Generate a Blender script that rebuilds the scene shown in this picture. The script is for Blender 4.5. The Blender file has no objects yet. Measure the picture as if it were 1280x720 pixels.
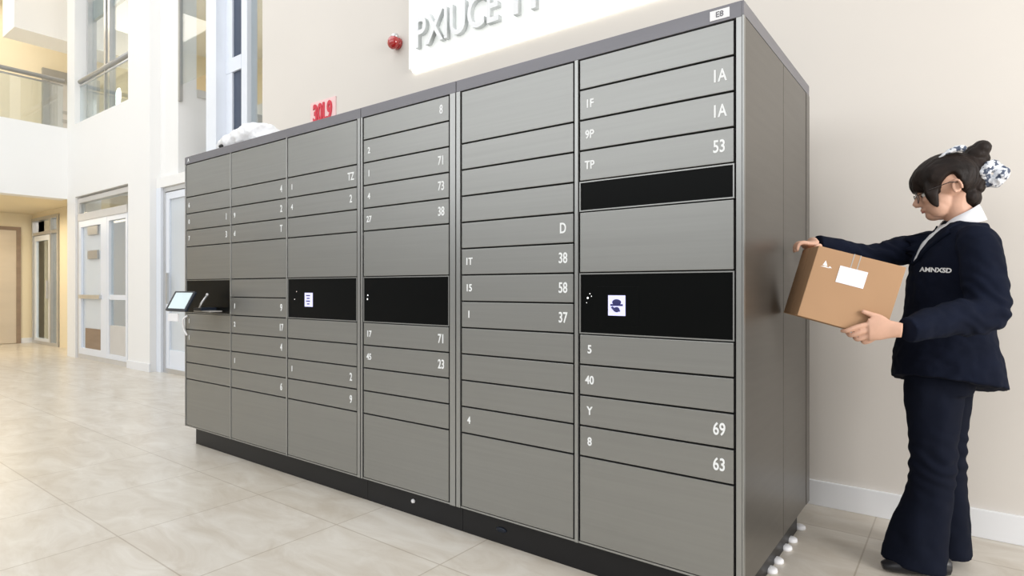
import bpy, bmesh, math, random
from mathutils import Vector, Matrix, Euler, noise
random.seed(7)
C = bpy.context.scene.collection
sc = bpy.context.scene

# ------------------------------------------------------------------ camera
cam_d = bpy.data.cameras.new('camera'); cam = bpy.data.objects.new('camera', cam_d); C.objects.link(cam)
cam.location = (0.563, -1.977, 1.105)
cam.rotation_euler = (math.radians(90), 0, math.radians(37.05))
cam_d.sensor_width = 36; cam_d.lens = 36*744/1280; cam_d.clip_start = .05; cam_d.clip_end = 200
sc.camera = cam

# ------------------------------------------------------------------ world, lights, exposure
w = bpy.data.worlds.new('world'); sc.world = w; w.use_nodes = True
wn = w.node_tree; bg = wn.nodes['Background']
tc = wn.nodes.new('ShaderNodeTexCoord'); sx = wn.nodes.new('ShaderNodeSeparateXYZ'); cr = wn.nodes.new('ShaderNodeValToRGB')
mp = wn.nodes.new('ShaderNodeMapRange'); mp.inputs[1].default_value = -1; mp.inputs[2].default_value = 1
wn.links.new(tc.outputs['Generated'], sx.inputs[0]); wn.links.new(sx.outputs[2], mp.inputs[0]); wn.links.new(mp.outputs[0], cr.inputs[0])
cr.color_ramp.elements[0].position = .45; cr.color_ramp.elements[0].color = (.46, .46, .455, 1)
cr.color_ramp.elements[1].position = .85; cr.color_ramp.elements[1].color = (.98, .99, 1.0, 1)
wn.links.new(cr.outputs[0], bg.inputs[0]); bg.inputs[1].default_value = 0.72

def area(name, loc, rot, sx_, sy_, power, col=(1, 1, 1)):
    d = bpy.data.lights.new(name, 'AREA'); d.shape = 'RECTANGLE'; d.size = sx_; d.size_y = sy_; d.energy = power; d.color = col
    o = bpy.data.objects.new(name, d); C.objects.link(o); o.location = loc; o.rotation_euler = [math.radians(a) for a in rot]
    return o
area('skylight', (-6.0, -2.2, 7.2), (0, 0, 0), 8, 6, 215, (.95, .98, 1))
area('right_fill_light', (5.2, -1.1, 2.4), (80, 0, 68), 3, 2.6, 250, (1, .975, .95))  # added off-frame fill that brightens the right wall and floor
area('locker_front_fill', (-5.6, -8.5, 5.2), (74, 0, 0), 14, 4.5, 330, (.97, .985, 1))  # added unseen light behind the camera, set to brighten the upper locker fronts
area('hall_light', (-12.8, .6, 2.45), (0, 0, 0), 2.0, 1.2, 40, (1, .88, .66))
area('gallery_light', (-13.2, .2, 6.75), (0, 0, 0), 2.0, 3.0, 55, (1, .93, .82))
area('office_light', (-10.8, 3.6, 2.9), (0, 0, 0), 3.0, 1.5, 60, (1, .97, .92))
area('upper_office_light', (-9.5, 4.2, 6.75), (0, 0, 0), 5.0, 2.5, 90, (1, .95, .88))

sc.view_settings.view_transform = 'Standard'; sc.view_settings.look = 'None'
sc.view_settings.gamma = 1; sc.view_settings.use_curve_mapping = False; sc.view_settings.exposure = 0.17

# ------------------------------------------------------------------ materials
def mat(name, col, rough=.5, metal=0, emit=None, es=1, spec=.5, bump=None, var=None, alpha=None, trans=0, coat=0):
    m = bpy.data.materials.new(name); m.use_nodes = True
    nt = m.node_tree; b = nt.nodes['Principled BSDF']
    b.inputs['Base Color'].default_value = (*col, 1); b.inputs['Roughness'].default_value = rough
    b.inputs['Metallic'].default_value = metal; b.inputs['Specular IOR Level'].default_value = spec
    b.inputs['Transmission Weight'].default_value = trans; b.inputs['Coat Weight'].default_value = coat
    if emit: b.inputs['Emission Color'].default_value = (*emit, 1); b.inputs['Emission Strength'].default_value = es
    if alpha is not None: b.inputs['Alpha'].default_value = alpha
    if var or bump:
        t = nt.nodes.new('ShaderNodeTexCoord'); mpn = nt.nodes.new('ShaderNodeMapping'); nz = nt.nodes.new('ShaderNodeTexNoise')
        nt.links.new(t.outputs['Object'], mpn.inputs[0]); nt.links.new(mpn.outputs[0], nz.inputs[0])
        scl = (var or bump)[1]
        mpn.inputs['Scale'].default_value = scl if isinstance(scl, tuple) else (scl,)*3
        nz.inputs['Scale'].default_value = 1; nz.inputs['Detail'].default_value = 5
        if var:
            r = nt.nodes.new('ShaderNodeValToRGB'); a = var[0]
            r.color_ramp.elements[0].position = .3; r.color_ramp.elements[1].position = .7
            r.color_ramp.elements[0].color = (*[c*(1-a) for c in col], 1); r.color_ramp.elements[1].color = (*[min(1, c*(1+a)) for c in col], 1)
            nt.links.new(nz.outputs[0], r.inputs[0]); nt.links.new(r.outputs[0], b.inputs['Base Color'])
        if bump:
            bp = nt.nodes.new('ShaderNodeBump'); bp.inputs['Strength'].default_value = bump[0]; bp.inputs['Distance'].default_value = .01
            nt.links.new(nz.outputs[0], bp.inputs['Height']); nt.links.new(bp.outputs[0], b.inputs['Normal'])
    return m
def glass(name, tint=(.93, .96, .97), mixf=.12):
    m = bpy.data.materials.new(name); m.use_nodes = True; nt = m.node_tree; nt.nodes.clear()
    o = nt.nodes.new('ShaderNodeOutputMaterial'); mx = nt.nodes.new('ShaderNodeMixShader')
    tr = nt.nodes.new('ShaderNodeBsdfTransparent'); gl = nt.nodes.new('ShaderNodeBsdfGlossy'); gl.inputs['Roughness'].default_value = .02
    tr.inputs[0].default_value = (*tint, 1); mx.inputs[0].default_value = mixf
    nt.links.new(tr.outputs[0], mx.inputs[1]); nt.links.new(gl.outputs[0], mx.inputs[2]); nt.links.new(mx.outputs[0], o.inputs[0]); return m
def frosted(name):
    m = bpy.data.materials.new(name); m.use_nodes = True; nt = m.node_tree; nt.nodes.clear()
    o = nt.nodes.new('ShaderNodeOutputMaterial'); mx = nt.nodes.new('ShaderNodeMixShader'); m2 = nt.nodes.new('ShaderNodeMixShader')
    tr = nt.nodes.new('ShaderNodeBsdfTransparent'); df = nt.nodes.new('ShaderNodeBsdfDiffuse'); gl = nt.nodes.new('ShaderNodeBsdfGlossy'); gl.inputs['Roughness'].default_value = .1
    df.inputs[0].default_value = (.80, .86, .92, 1); mx.inputs[0].default_value = .6; m2.inputs[0].default_value = .1
    nt.links.new(tr.outputs[0], mx.inputs[1]); nt.links.new(df.outputs[0], mx.inputs[2]); nt.links.new(mx.outputs[0], m2.inputs[1]); nt.links.new(gl.outputs[0], m2.inputs[2]); nt.links.new(m2.outputs[0], o.inputs[0]); return m
M = dict(
    wall=mat('beige_wall_paint', (.70, .66, .61), .75, var=(.02, .8), bump=(.02, 60)),
    white=mat('white_wall_paint', (.86, .855, .84), .7, var=(.012, .7)),
    trim=mat('white_trim_paint', (.84, .85, .87), .4, var=(.012, 2)),
    warm=mat('warm_cream_paint', (.84, .74, .54), .75, var=(.02, .7)),
    tan=mat('tan_door_laminate', (.62, .53, .42), .5, var=(.04, (1, 1, 6))),
    steel=mat('brushed_grey_steel', (.30, .302, .29), .38, .85, var=(.035, (1.2, 1.2, 60)), bump=(.015, (3, 3, 400))),
    steel2=mat('stile_steel', (.34, .345, .335), .3, .8, var=(.03, (40, 1, 2))),
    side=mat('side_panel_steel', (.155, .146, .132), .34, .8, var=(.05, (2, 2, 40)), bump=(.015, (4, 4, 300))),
    band=mat('violet_grey_top_rail', (.19, .187, .205), .45, .35, var=(.05, (3, 3, 20))),
    dark=mat('dark_gap_metal', (.02, .02, .02), .6, .2, var=(.05, 5)),
    black=mat('black_acrylic', (.0025, .003, .003), .3, 0, spec=.08, var=(.05, 4)),
    plinth=mat('black_plinth', (.008, .008, .009), .4, 0, spec=.3, var=(.1, 5)),
    mark=mat('white_number_print', (.85, .87, .88), .5, emit=None, var=(.02, 20)),
    sticker=mat('white_sticker', (.86, .86, .88), .5, var=(.02, 30)),
    ink=mat('grey_ink', (.18, .18, .2), .6, var=(.05, 30)),
    silver=mat('brushed_aluminium', (.62, .62, .62), .3, .7, var=(.03, 10)),
    greymet=mat('grey_bronze_frame', (.42, .41, .39), .4, .4, var=(.03, 10)),
    navy_frame=mat('dark_blue_frame', (.055, .075, .12), .35, .2, var=(.05, 5)),
    bluewhite=mat('cool_white_metal', (.78, .82, .89), .35, .0, var=(.02, 3)),
    glass=glass('clear_glass'), glass2=frosted('frosted_pale_glass'),
    panelgrey=mat('grey_door_panel', (.62, .60, .57), .5, var=(.03, 5)),
    signpanel=mat('lit_sign_panel', (.9, .92, .9), .5, emit=(.96, 1, .975), es=.28),
    letter=mat('white_sign_letters', (.88, .89, .9), .4, var=(.02, 6)),
    letterside=mat('grey_letter_return', (.62, .64, .64), .4, .3, var=(.02, 6)),
    halo=mat('led_halo_strip', (.9,.9,.85), .5, emit=(1, .98, .9), es=4),
    red=mat('red_dome_plastic', (.42, .02, .02), .12, 0, coat=1, var=(.1, 40)),
    redtext=mat('red_letter_vinyl', (.62, .03, .06), .45, var=(.06, 30)),
    pink=mat('pale_pink_acrylic', (.85, .60, .60), .4, var=(.03, 20)),
    plastic=mat('white_wrap', (.86, .87, .9), .3, 0, bump=(.6, 30), var=(.02, 12)),
    tabframe=mat('tablet_frame', (.012, .018, .03), .35, spec=.25, var=(.05, 10)),
    tabscreen=mat('tablet_screen', (.5, .6, .62), .15, emit=(.72, .86, .92), es=.22),
    iconlit=mat('lit_icon', (.4, .4, .6), .3, emit=(.62, .62, 1.0), es=.75),
    icondark=mat('dark_blue_icon', (.01, .01, .06), .4, emit=(.02, .02, .12), es=.5),
    led=mat('white_led', (.8, .8, .8), .3, emit=(1, 1, 1), es=1),
    card=mat('corrugated_cardboard', (.44, .27, .155), .8, spec=.2, var=(.05, (3, 3, 25)), bump=(.08, (4, 4, 160))),
    cardin=mat('cardboard_edge', (.36, .22, .12), .85, var=(.1, 60)),
    label=mat('paper_label', (.82, .83, .90), .55, var=(.02, 40)),
    tape=mat('brown_packing_tape', (.36, .22, .13), .25, var=(.03, 10)),
    navy=mat('navy_wool', (.006, .0085, .019), .9, spec=.1, var=(.15, 14), bump=(.5, 28)),
    navy2=mat('navy_trouser_cloth', (.005, .007, .0155), .88, spec=.12, var=(.12, 10), bump=(.25, 30)),
    shirt=mat('white_shirt_cotton', (.84, .85, .88), .8, var=(.03, 20), bump=(.1, 80)),
    skin=mat('skin', (.66, .40, .29), .5, spec=.35, var=(.06, 30), bump=(.05, 200)),
    lips=mat('lips', (.5, .18, .15), .4, var=(.05, 60)),
    eyew=mat('eye_white', (.8, .8, .78), .15, var=(.02, 60)), iris=mat('dark_iris', (.02, .012, .01), .1, var=(.1, 100)),
    hair=mat('dark_brown_hair', (.014, .0085, .0065), .55, spec=.22, var=(.5, (14, 50, 8)), bump=(.9, (30, 130, 12))),
    scrunch=mat('floral_scrunchie', (.72, .75, .8), .7),
    shoe=mat('black_shoe_leather', (.006, .006, .009), .35, var=(.1, 20)),
    wire=mat('glasses_metal', (.06, .05, .05), .25, .7, var=(.05, 50)),
    lens=glass('spectacle_lens', (.9, .92, .92), .1),
    lampwhite=mat('ceiling_light_diffuser', (.9, .9, .88), .5, emit=(1, .97, .9), es=3),
    brown=mat('brown_wood_post', (.28, .20, .14), .5, var=(.1, (3, 3, 12))),
    ceil=mat('gallery_ceiling_paint', (.82, .79, .73), .8, var=(.02, 1)),
    sage=mat('grey_green_header', (.40, .42, .38), .5, var=(.03, 3)),
)
# scrunchie pattern
nt = M['scrunch'].node_tree; b = nt.nodes['Principled BSDF']; v = nt.nodes.new('ShaderNodeTexNoise'); v.inputs['Scale'].default_value = 55
r = nt.nodes.new('ShaderNodeValToRGB'); r.color_ramp.elements[0].position = .44; r.color_ramp.elements[1].position = .5
r.color_ramp.elements[0].color = (.06, .08, .13, 1); r.color_ramp.elements[1].color = (.78, .81, .86, 1)
t_ = nt.nodes.new('ShaderNodeTexCoord'); nt.links.new(t_.outputs['Object'], v.inputs[0]); nt.links.new(v.outputs[0], r.inputs[0]); nt.links.new(r.outputs[0], b.inputs['Base Color'])
# floor tiles
def floor_mat():
    m = bpy.data.materials.new('polished_stone_tile'); m.use_nodes = True; nt = m.node_tree; b = nt.nodes['Principled BSDF']
    t = nt.nodes.new('ShaderNodeTexCoord'); mp = nt.nodes.new('ShaderNodeMapping'); nt.links.new(t.outputs['Object'], mp.inputs[0])
    mp.inputs['Location'].default_value = (-.235, .92, 0)
    br = nt.nodes.new('ShaderNodeTexBrick'); br.offset = 0; br.squash = 1
    br.inputs['Scale'].default_value = 1; br.inputs['Brick Width'].default_value = .667; br.inputs['Row Height'].default_value = .667
    br.inputs['Mortar Size'].default_value = .0035; br.inputs['Mortar Smooth'].default_value = .3
    br.inputs['Color1'].default_value = (.60, .56, .50, 1); br.inputs['Color2'].default_value = (.63, .595, .545, 1); br.inputs['Mortar'].default_value = (.44, .39, .33, 1)
    nt.links.new(mp.outputs[0], br.inputs[0])
    mp2 = nt.nodes.new('ShaderNodeMapping'); mp2.inputs['Scale'].default_value = (1.2, 3, 1); mp2.inputs['Rotation'].default_value = (0, 0, .5); nt.links.new(t.outputs['Object'], mp2.inputs[0])
    n1 = nt.nodes.new('ShaderNodeTexNoise'); n1.inputs['Scale'].default_value = 2.2; n1.inputs['Detail'].default_value = 9; n1.inputs['Roughness'].default_value = .65; n1.inputs['Distortion'].default_value = .9
    nt.links.new(mp2.outputs[0], n1.inputs[0])
    r = nt.nodes.new('ShaderNodeValToRGB'); r.color_ramp.elements[0].position = .35; r.color_ramp.elements[1].position = .68
    r.color_ramp.elements[0].color = (.86, .815, .75, 1); r.color_ramp.elements[1].color = (1.08, 1.08, 1.065, 1)
    nt.links.new(n1.outputs[0], r.inputs[0])
    mx = nt.nodes.new('ShaderNodeMix'); mx.data_type = 'RGBA'; mx.blend_type = 'MULTIPLY'; mx.inputs['Factor'].default_value = 1
    nt.links.new(br.outputs[0], mx.inputs['A']); nt.links.new(r.outputs[0], mx.inputs['B']); nt.links.new(mx.outputs['Result'], b.inputs['Base Color'])
    b.inputs['Roughness'].default_value = .28; b.inputs['Specular IOR Level'].default_value = .5
    return m
M['floor'] = floor_mat()

# ------------------------------------------------------------------ helpers
def obj(name, me_or_bm, m, parent=None, smooth=False, loc=None):
    if isinstance(me_or_bm, bmesh.types.BMesh):
        me = bpy.data.meshes.new(name); me_or_bm.normal_update(); me_or_bm.to_mesh(me); me_or_bm.free()
    else: me = me_or_bm
    me.materials.clear()
    for x in (m if isinstance(m, (list, tuple)) else [m]): me.materials.append(x)
    if smooth:
        for p in me.polygons: p.use_smooth = True
    o = bpy.data.objects.new(name, me); C.objects.link(o)
    if parent: o.parent = parent
    if loc: o.location = loc
    return o
def box(bm, x0, x1, y0, y1, z0, z1, bev=0, mi=0):
    g = bmesh.ops.create_cube(bm, size=1); vs = g['verts']
    for v in vs: v.co = Vector(((x0+x1)/2+v.co.x*(x1-x0), (y0+y1)/2+v.co.y*(y1-y0), (z0+z1)/2+v.co.z*(z1-z0)))
    fs = {f for v in vs for f in v.link_faces}
    for f in fs: f.material_index = mi
    if bev:
        es = list({e for v in vs for e in v.link_edges})
        bmesh.ops.bevel(bm, geom=es, offset=bev, segments=2, affect='EDGES', profile=.7)
    return bm
def B(*a, **k): return box(bmesh.new(), *a, **k)
def ring_frame(d, ref):
    d = Vector(d).normalized(); ref = Vector(ref)
    if abs(d.dot(ref.normalized())) > .995: ref = Vector((1, 0, 0))
    a = (ref - d*ref.dot(d)).normalized(); return a, d.cross(a)
def tube(bm, pts, radii, ref=(0, 0, 1), n=16, power=2, cap=True):
    """radii entries: r or (a along ref, b across)"""
    pts = [Vector(p) for p in pts]; rings = []
    for i, p in enumerate(pts):
        d = pts[min(i+1, len(pts)-1)] - pts[max(i-1, 0)]
        a, b = ring_frame(d, ref); r = radii[i] if isinstance(radii, (list, tuple)) else radii
        ra, rb = r if isinstance(r, tuple) else (r, r); ring = []
        for k in range(n):
            t = 2*math.pi*k/n; c, s = math.cos(t), math.sin(t)
            c2 = math.copysign(abs(c)**(2/power), c); s2 = math.copysign(abs(s)**(2/power), s)
            ring.append(bm.verts.new(p + a*ra*c2 + b*rb*s2))
        rings.append(ring)
    for i in range(len(rings)-1):
        for k in range(n):
            bm.faces.new((rings[i][k], rings[i][(k+1) % n], rings[i+1][(k+1) % n], rings[i+1][k]))
    if cap:
        bm.faces.new(rings[0][::-1]); bm.faces.new(rings[-1])
    return rings
def ell(bm, c, r, rot=None, n=24, fn=None):
    g = bmesh.ops.create_uvsphere(bm, u_segments=n, v_segments=max(8, n*2//3), radius=1)
    for v in g['verts']:
        s = fn(v.co) if fn else 1
        p = Vector((v.co.x*r[0]*s, v.co.y*r[1]*s, v.co.z*r[2]*s))
        if rot is not None: p = rot @ p
        v.co = Vector(c) + p
def smoothpath(pts, radii, k=6):
    """catmull-rom resample of points and radii"""
    P = [Vector(p) for p in pts]; R = [Vector(r if isinstance(r, tuple) else (r, r)) for r in radii]; op, orr = [], []
    def cr_(a, b, c, d, t): return .5*((2*b)+(c-a)*t+(2*a-5*b+4*c-d)*t*t+(3*b-a-3*c+d)*t**3)
    for i in range(len(P)-1):
        a, d = max(i-1, 0), min(i+2, len(P)-1)
        for j in range(k):
            t = j/k; op.append(cr_(P[a], P[i], P[i+1], P[d], t)); q = cr_(R[a], R[i], R[i+1], R[d], t); orr.append((q.x, q.y))
    op.append(P[-1]); orr.append(tuple(R[-1])); return op, orr
def baked(bm, voxel=None, smooth=0, disp=None, name='m'):
    """voxel-union the shapes of bm into one continuous skin, smoothed"""
    me = bpy.data.meshes.new(name); bmesh.ops.recalc_face_normals(bm, faces=bm.faces[:]); bm.to_mesh(me); bm.free()
    o = bpy.data.objects.new(name, me); C.objects.link(o)
    if voxel:
        m = o.modifiers.new('r', 'REMESH'); m.mode = 'VOXEL'; m.voxel_size = voxel; m.use_smooth_shade = True
    if smooth:
        m = o.modifiers.new('s', 'SMOOTH'); m.factor = .5; m.iterations = smooth
    dg = bpy.context.evaluated_depsgraph_get(); dg.update()
    out = bpy.data.meshes.new_from_object(o.evaluated_get(dg)); bpy.data.objects.remove(o); bpy.data.meshes.remove(me)
    if disp:
        out.update(); nrm = [v.normal.copy() for v in out.vertices]
        for v, n_ in zip(out.vertices, nrm): v.co = v.co + n_*disp(v.co, n_)
    for p in out.polygons: p.use_smooth = True
    out.name = name; return out
def text_mesh(s, size, extrude=.001, bold=0.0, align='CENTER'):
    c = bpy.data.curves.new('t', 'FONT'); c.body = s; c.size = size; c.extrude = extrude; c.offset = bold; c.align_x = align; c.align_y = 'CENTER'; c.resolution_u = 4
    o = bpy.data.objects.new('t', c); C.objects.link(o); dg = bpy.context.evaluated_depsgraph_get(); dg.update()
    me = bpy.data.meshes.new_from_object(o.evaluated_get(dg)); bpy.data.objects.remove(o); bpy.data.curves.remove(c); return me
def text_on_front(name, s, x, y, z, size, m, parent, extrude=.0008, bold=0, sxf=1, align='CENTER', off=None):
    me = text_mesh(s, size, extrude, bold, align); me.transform(Matrix.Translation((x, y, z)) @ Matrix.Rotation(math.pi/2, 4, 'X') @ Matrix.Diagonal((sxf, 1, 1, 1)))
    return obj(name, me, m, parent)
def thing(name, label, cat, loc=(0, 0, 0), group=None):
    o = bpy.data.objects.new(name, None); C.objects.link(o); o.location = loc; o['label'] = label; o['category'] = cat
    if group: o['group'] = group
    return o
def tag(o, label, cat, group=None):
    o['label'] = label; o['category'] = cat
    if group: o['group'] = group
    return o
def struct(name, bm, m, parent=None, label=None):
    o = obj(name, bm, m, parent)
    if parent is None: o['kind'] = 'structure'
    if label: o['label'] = label; 
    return o
def sthing(name):
    o = bpy.data.objects.new(name, None); C.objects.link(o); o['kind'] = 'structure'; return o

# ------------------------------------------------------------------ room shell
WY = 1.39
struct('floor', B(-17, 5, -9, 7, -.15, 0), M['floor'])
bm = bmesh.new(); box(bm, -5.222, 5, WY, WY+.3, 0, 7)
struct('wall_back', bm, M['wall'])
struct('baseboard_back', B(-5.222, 5, WY-.018, WY, 0, .125, bev=.004), M['trim'])
# white pier wall between the shop fronts (stepped)
bm = bmesh.new(); box(bm, -8.626, -7.93, WY, WY+.36, 0, 7); box(bm, -7.93, -7.42, 1.52, WY+.36, 2.42, 7)
struct('wall_pier', bm, M['white'])
bm = bmesh.new(); box(bm, -8.64, -7.918, WY-.014, WY, 0, .11, bev=.003)
struct('baseboard_pier', bm, M['trim'])
# wall above the shop door and the slim full height pier at the corner
bm = bmesh.new(); box(bm, -11.04, -8.626, WY, WY+.3, 2.55, 3.71)
struct('wall_front', bm, M['white'])
bm = bmesh.new(); box(bm, -11.04, -10.68, WY, WY+.36, 0, 2.55); box(bm, -11.04, -10.70, WY, WY+.3, 3.71, 7)
struct('wall_corner', bm, M['white'])
# gallery parapet spanning the hall opening
struct('wall_gallery', B(-11.30, -11.04, -6, WY, 2.55, 3.70), M['white'])
# hall under the gallery
struct('ceiling', B(-15, -11.3, -6, 1.80, 2.60, 2.80), M['warm'])
struct('wall_hall_end', B(-14.8, -14.5, -6, 2.4, 0, 2.8), M['warm'])
bm = bmesh.new(); box(bm, -12.86, -11.04, 1.80, 2.0, 0, 2.6); box(bm, -14.6, -12.86, 1.80, 2.0, 2.5, 2.6); box(bm, -14.6, -14.5, 1.80, 2.0, 0, 2.6)
struct('wall_hall_side', bm, M['warm'])
struct('baseboard_hall', B(-14.5, -14.485, 1.62, 1.8, 0, .1), M['trim'])
# gallery upstairs
struct('wall_gallery_back', B(-14.9, -14.6, -6, 7, 2.8, 8), M['warm'])
struct('trim_1', B(-13.2, -12.5, 1.05, 3.3, 5.62, 8), M['white'])
struct('ceiling_gallery', B(-14.9, -5.0, 2.0, 7, 6.9, 7.1), M['ceil'])
struct('ceiling_hall_gallery', B(-14.9, -11.04, -6, 2.0, 6.9, 7.1), M['ceil'])
struct('wall_upper_rear', B(-14.6, -4.8, 6.2, 6.4, 2.8, 7), M['warm'])
struct('floor_upper', B(-14.6, -5.5, 2.05, 6.2, 3.2, 3.4), M['ceil'])
struct('wall_office_rear', B(-14.6, -4.8, 4.6, 4.8, 0, 3.2), M['white'])
struct('wall_office_side', B(-6.4, -6.2, 1.9, 4.6, 0, 3.2), M['bluewhite'])
struct('floor_gallery', B(-14.6, -11.3, -6, 2.05, 3.2, 3.4), M['ceil'])
# upper white return beside the tall window
struct('wall_return', B(-7.46, -7.42, 1.75, 4.0, 2.42, 3.60), M['white'])
struct('trim_2', B(-7.50, -7.40, 1.75, 4.0, 3.60, 3.70), M['panelgrey'])
# square post at the end of the beige wall
struct('trim_3', B(-6.42, -6.19, WY, WY+.165, 0, 7, bev=.004), M['bluewhite'])

def frame_grid(bm, x0, x1, z0, z1, y, t, d, xs=(), zs=()):
    box(bm, x0, x0+t, y, y+d, z0, z1); box(bm, x1-t, x1, y, y+d, z0, z1)
    box(bm, x0+t, x1-t, y, y+d, z1-t, z1); box(bm, x0+t, x1-t, y, y+d, z0, z0+t)
    for x in xs: box(bm, x-t/2, x+t/2, y+.003, y+d-.003, z0+t, z1-t)
    for z in zs: box(bm, x0+t, x1-t, y+.006, y+d-.006, z-t/2, z+t/2)
    return bm
# window_1: glazing above the parapet behind the hand rail
w1 = sthing('window_1'); y = 1.56
obj('window_frame', frame_grid(bmesh.new(), -10.70, -8.62, 3.71, 6.9, y, .07, .09, xs=(-9.98, -9.82)), M['silver'], w1)
obj('jamb', B(-10.66, -10.60, y-.02, y+.10, 3.78, 6.83), M['silver'], w1)
obj('glass_pane', B(-10.60, -8.69, y+.04, y+.05, 3.78, 6.83), M['glass'], w1)
obj('transom_panel', B(-10.60, -8.69, y+.055, y+.10, 5.42, 5.72), M['sage'], w1)
# window_2: dark-framed opening right of the pier
w2 = sthing('window_2')
obj('window_frame', B(-7.42, -7.38, 1.52, 1.56, 3.49, 7), M['greymet'], w2)
obj('glass_pane', B(-7.38, -6.42, 1.54, 1.55, 3.70, 7), M['glass'], w2)
# window_3: tall window between the post and the beige wall
w3 = sthing('window_3'); y = 1.53
bm = bmesh.new(); box(bm, -6.06, -5.86, y, y+.08, 2.0, 3.56); box(bm, -6.06, -5.86, y, y+.08, 3.72, 7)
obj('dark_panel', bm, M['navy_frame'], w3)
bm = bmesh.new(); box(bm, -5.86, -5.74, y-.02, y+.1, 0, 7); box(bm, -6.19, -5.86, y-.025, y+.1, 3.56, 3.72); box(bm, -6.19, -6.06, y-.02, y+.1, 0, 7)
obj('window_frame', bm, M['bluewhite'], w3)
obj('glass_pane', B(-5.74, -5.22, y+.03, y+.04, 0, 7), M['glass'], w3)
struct('trim_4', B(-6.4, -4.9, 2.55, 2.8, 3.78, 4.0), M['panelgrey'])
struct('trim_5', B(-6.02, -5.88, 2.3, 2.44, 0, 3.78), M['brown'])

# door_1: aluminium and glass double door with transom
d1 = sthing('door_1'); y = 1.42; X0, X1 = -10.67, -8.64
obj('door_frame', frame_grid(bmesh.new(), X0, X1, 0, 2.52, y, .07, .09), M['panelgrey'], d1)
obj('transom_bar', B(X0+.07, X1-.07, y-.02, y+.08, 2.16, 2.27), M['panelgrey'], d1)
obj('transom_glass', B(X0+.07, X1-.07, y+.03, y+.04, 2.27, 2.45), M['glass'], d1)
xm = -9.55
l1 = obj('door_leaf', frame_grid(bmesh.new(), X0+.07, xm-.04, .07, 2.16, y-.006, .10, .06), M['bluewhite'], d1)
obj('leaf_glass', B(X0+.17, xm-.14, y+.025, y+.035, .12, 2.06), M['glass2'], l1)
obj('push_bar', B(X0+.15, xm-.1, y-.04, y-.005, .94, 1.0), M['silver'], l1)
obj('lower_panel', B(X0+.3, xm-.16, y+.01, y+.06, .14, .48), M['brown'], l1)
bm = bmesh.new(); box(bm, X0+.44, X0+.84, y-.004, y+.029, 1.92, 2.05); box(bm, X0+.44, X0+.84, y-.004, y+.029, 1.55, 1.68)
obj('notice_plate', bm, M['greymet'], l1)
bm = bmesh.new(); box(bm, xm-.04, xm+.10, y-.008, y+.07, .07, 2.16)
obj('centre_post', bm, M['bluewhite'], d1)
l2 = obj('door_leaf', frame_grid(bmesh.new(), xm+.10, X1-.07, .07, 2.16, y-.006, .07, .06, zs=(.97,)), M['bluewhite'], d1)
obj('leaf_glass', B(xm+.17, X1-.14, y+.025, y+.035, .46, 2.09), M['glass'], l2)
obj('lower_panel', B(xm+.17, X1-.14, y+.005, y+.05, .09, .56), M['panelgrey'], l2)
# things seen through the door: plain shelving wall and grey cabinet
# door_2: glass door right of the pier
d2 = sthing('door_2'); y = 1.50; X0, X1 = -7.80, -6.62
struct('trim_6', B(-7.93, -7.80, 1.47, 1.62, 0, 2.42), M['bluewhite'])
struct('trim_7', B(-7.93, -6.42, 1.47, 1.75, 2.42, 2.55), M['white'])
obj('door_frame', frame_grid(bmesh.new(), X0, X1, 0.0, 2.42, y, .06, .08), M['silver'], d2)
l3 = obj('door_leaf', frame_grid(bmesh.new(), X0+.06, X1-.06, .01, 2.35, y+.01, .09, .05), M['bluewhite'], d2)
obj('leaf_glass', B(X0+.15, X1-.15, y+.03, y+.04, .3, 2.26), M['glass2'], l3)
obj('kick_panel', B(X0+.15, X1-.15, y+.015, y+.055, .10, .3), M['bluewhite'], l3)
obj('pull_handle', B(X0+.20, X0+.225, y-.05, y-.02, .9, 1.3, bev=.006), M['silver'], l3)
# door_3: glazed hall door with side light
d3 = sthing('door_3'); y = 1.80; X0, X1 = -14.46, -12.9
obj('door_frame', frame_grid(bmesh.new(), X0, X1, 0, 2.5, y-.02, .06, .10, xs=(-13.35,), zs=(2.18,)), M['silver'], d3)
l4 = obj('door_leaf', frame_grid(bmesh.new(), X0+.08, -13.40, .01, 2.14, y, .10, .05), M['bluewhite'], d3)
obj('leaf_glass', B(X0+.18, -13.50, y+.02, y+.03, .11, 2.04), M['glass'], l4)
obj('pull_handle', B(-13.49, -13.45, y-.05, y-.015, .9, 1.25, bev=.006), M['silver'], l4)
obj('leaf_glass', B(-13.32, -12.96, y+.02, y+.03, .06, 2.44), M['glass'], d3)
# door_4: tan door in the hall's end wall
d4 = sthing('door_4')
bm = bmesh.new(); box(bm, -14.5, -14.46, .50, .57, 0, 2.32); box(bm, -14.5, -14.46, 1.54, 1.61, 0, 2.32); box(bm, -14.5, -14.46, .57, 1.54, 2.25, 2.32)
obj('door_frame', bm, M['brown'], d4)
l5 = obj('door_leaf', B(-14.495, -14.475, .57, 1.54, .01, 2.25), M['tan'], d4)
obj('door_handle', B(-14.475, -14.42, .64, .76, 1.0, 1.03, bev=.008), M['silver'], l5)
# door_5: upstairs doorway at the gallery back
d5 = sthing('door_5')
bm = bmesh.new(); box(bm, -14.6, -14.53, 1.98, 2.10, 3.4, 5.65); box(bm, -14.6, -14.53, 2.10, 3.0, 5.42, 5.65)
obj('door_frame', bm, M['greymet'], d5)
obj('door_leaf', B(-14.6, -14.56, 2.10, 3.0, 3.4, 5.42), M['panelgrey'], d5)
bm = bmesh.new(); box(bm, -14.56, -14.545, 2.32, 2.6, 4.78, 4.84); box(bm, -14.56, -14.545, 2.32, 2.6, 4.6, 4.66)
obj('notice_plate', bm, M['greymet'], d5)

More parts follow.
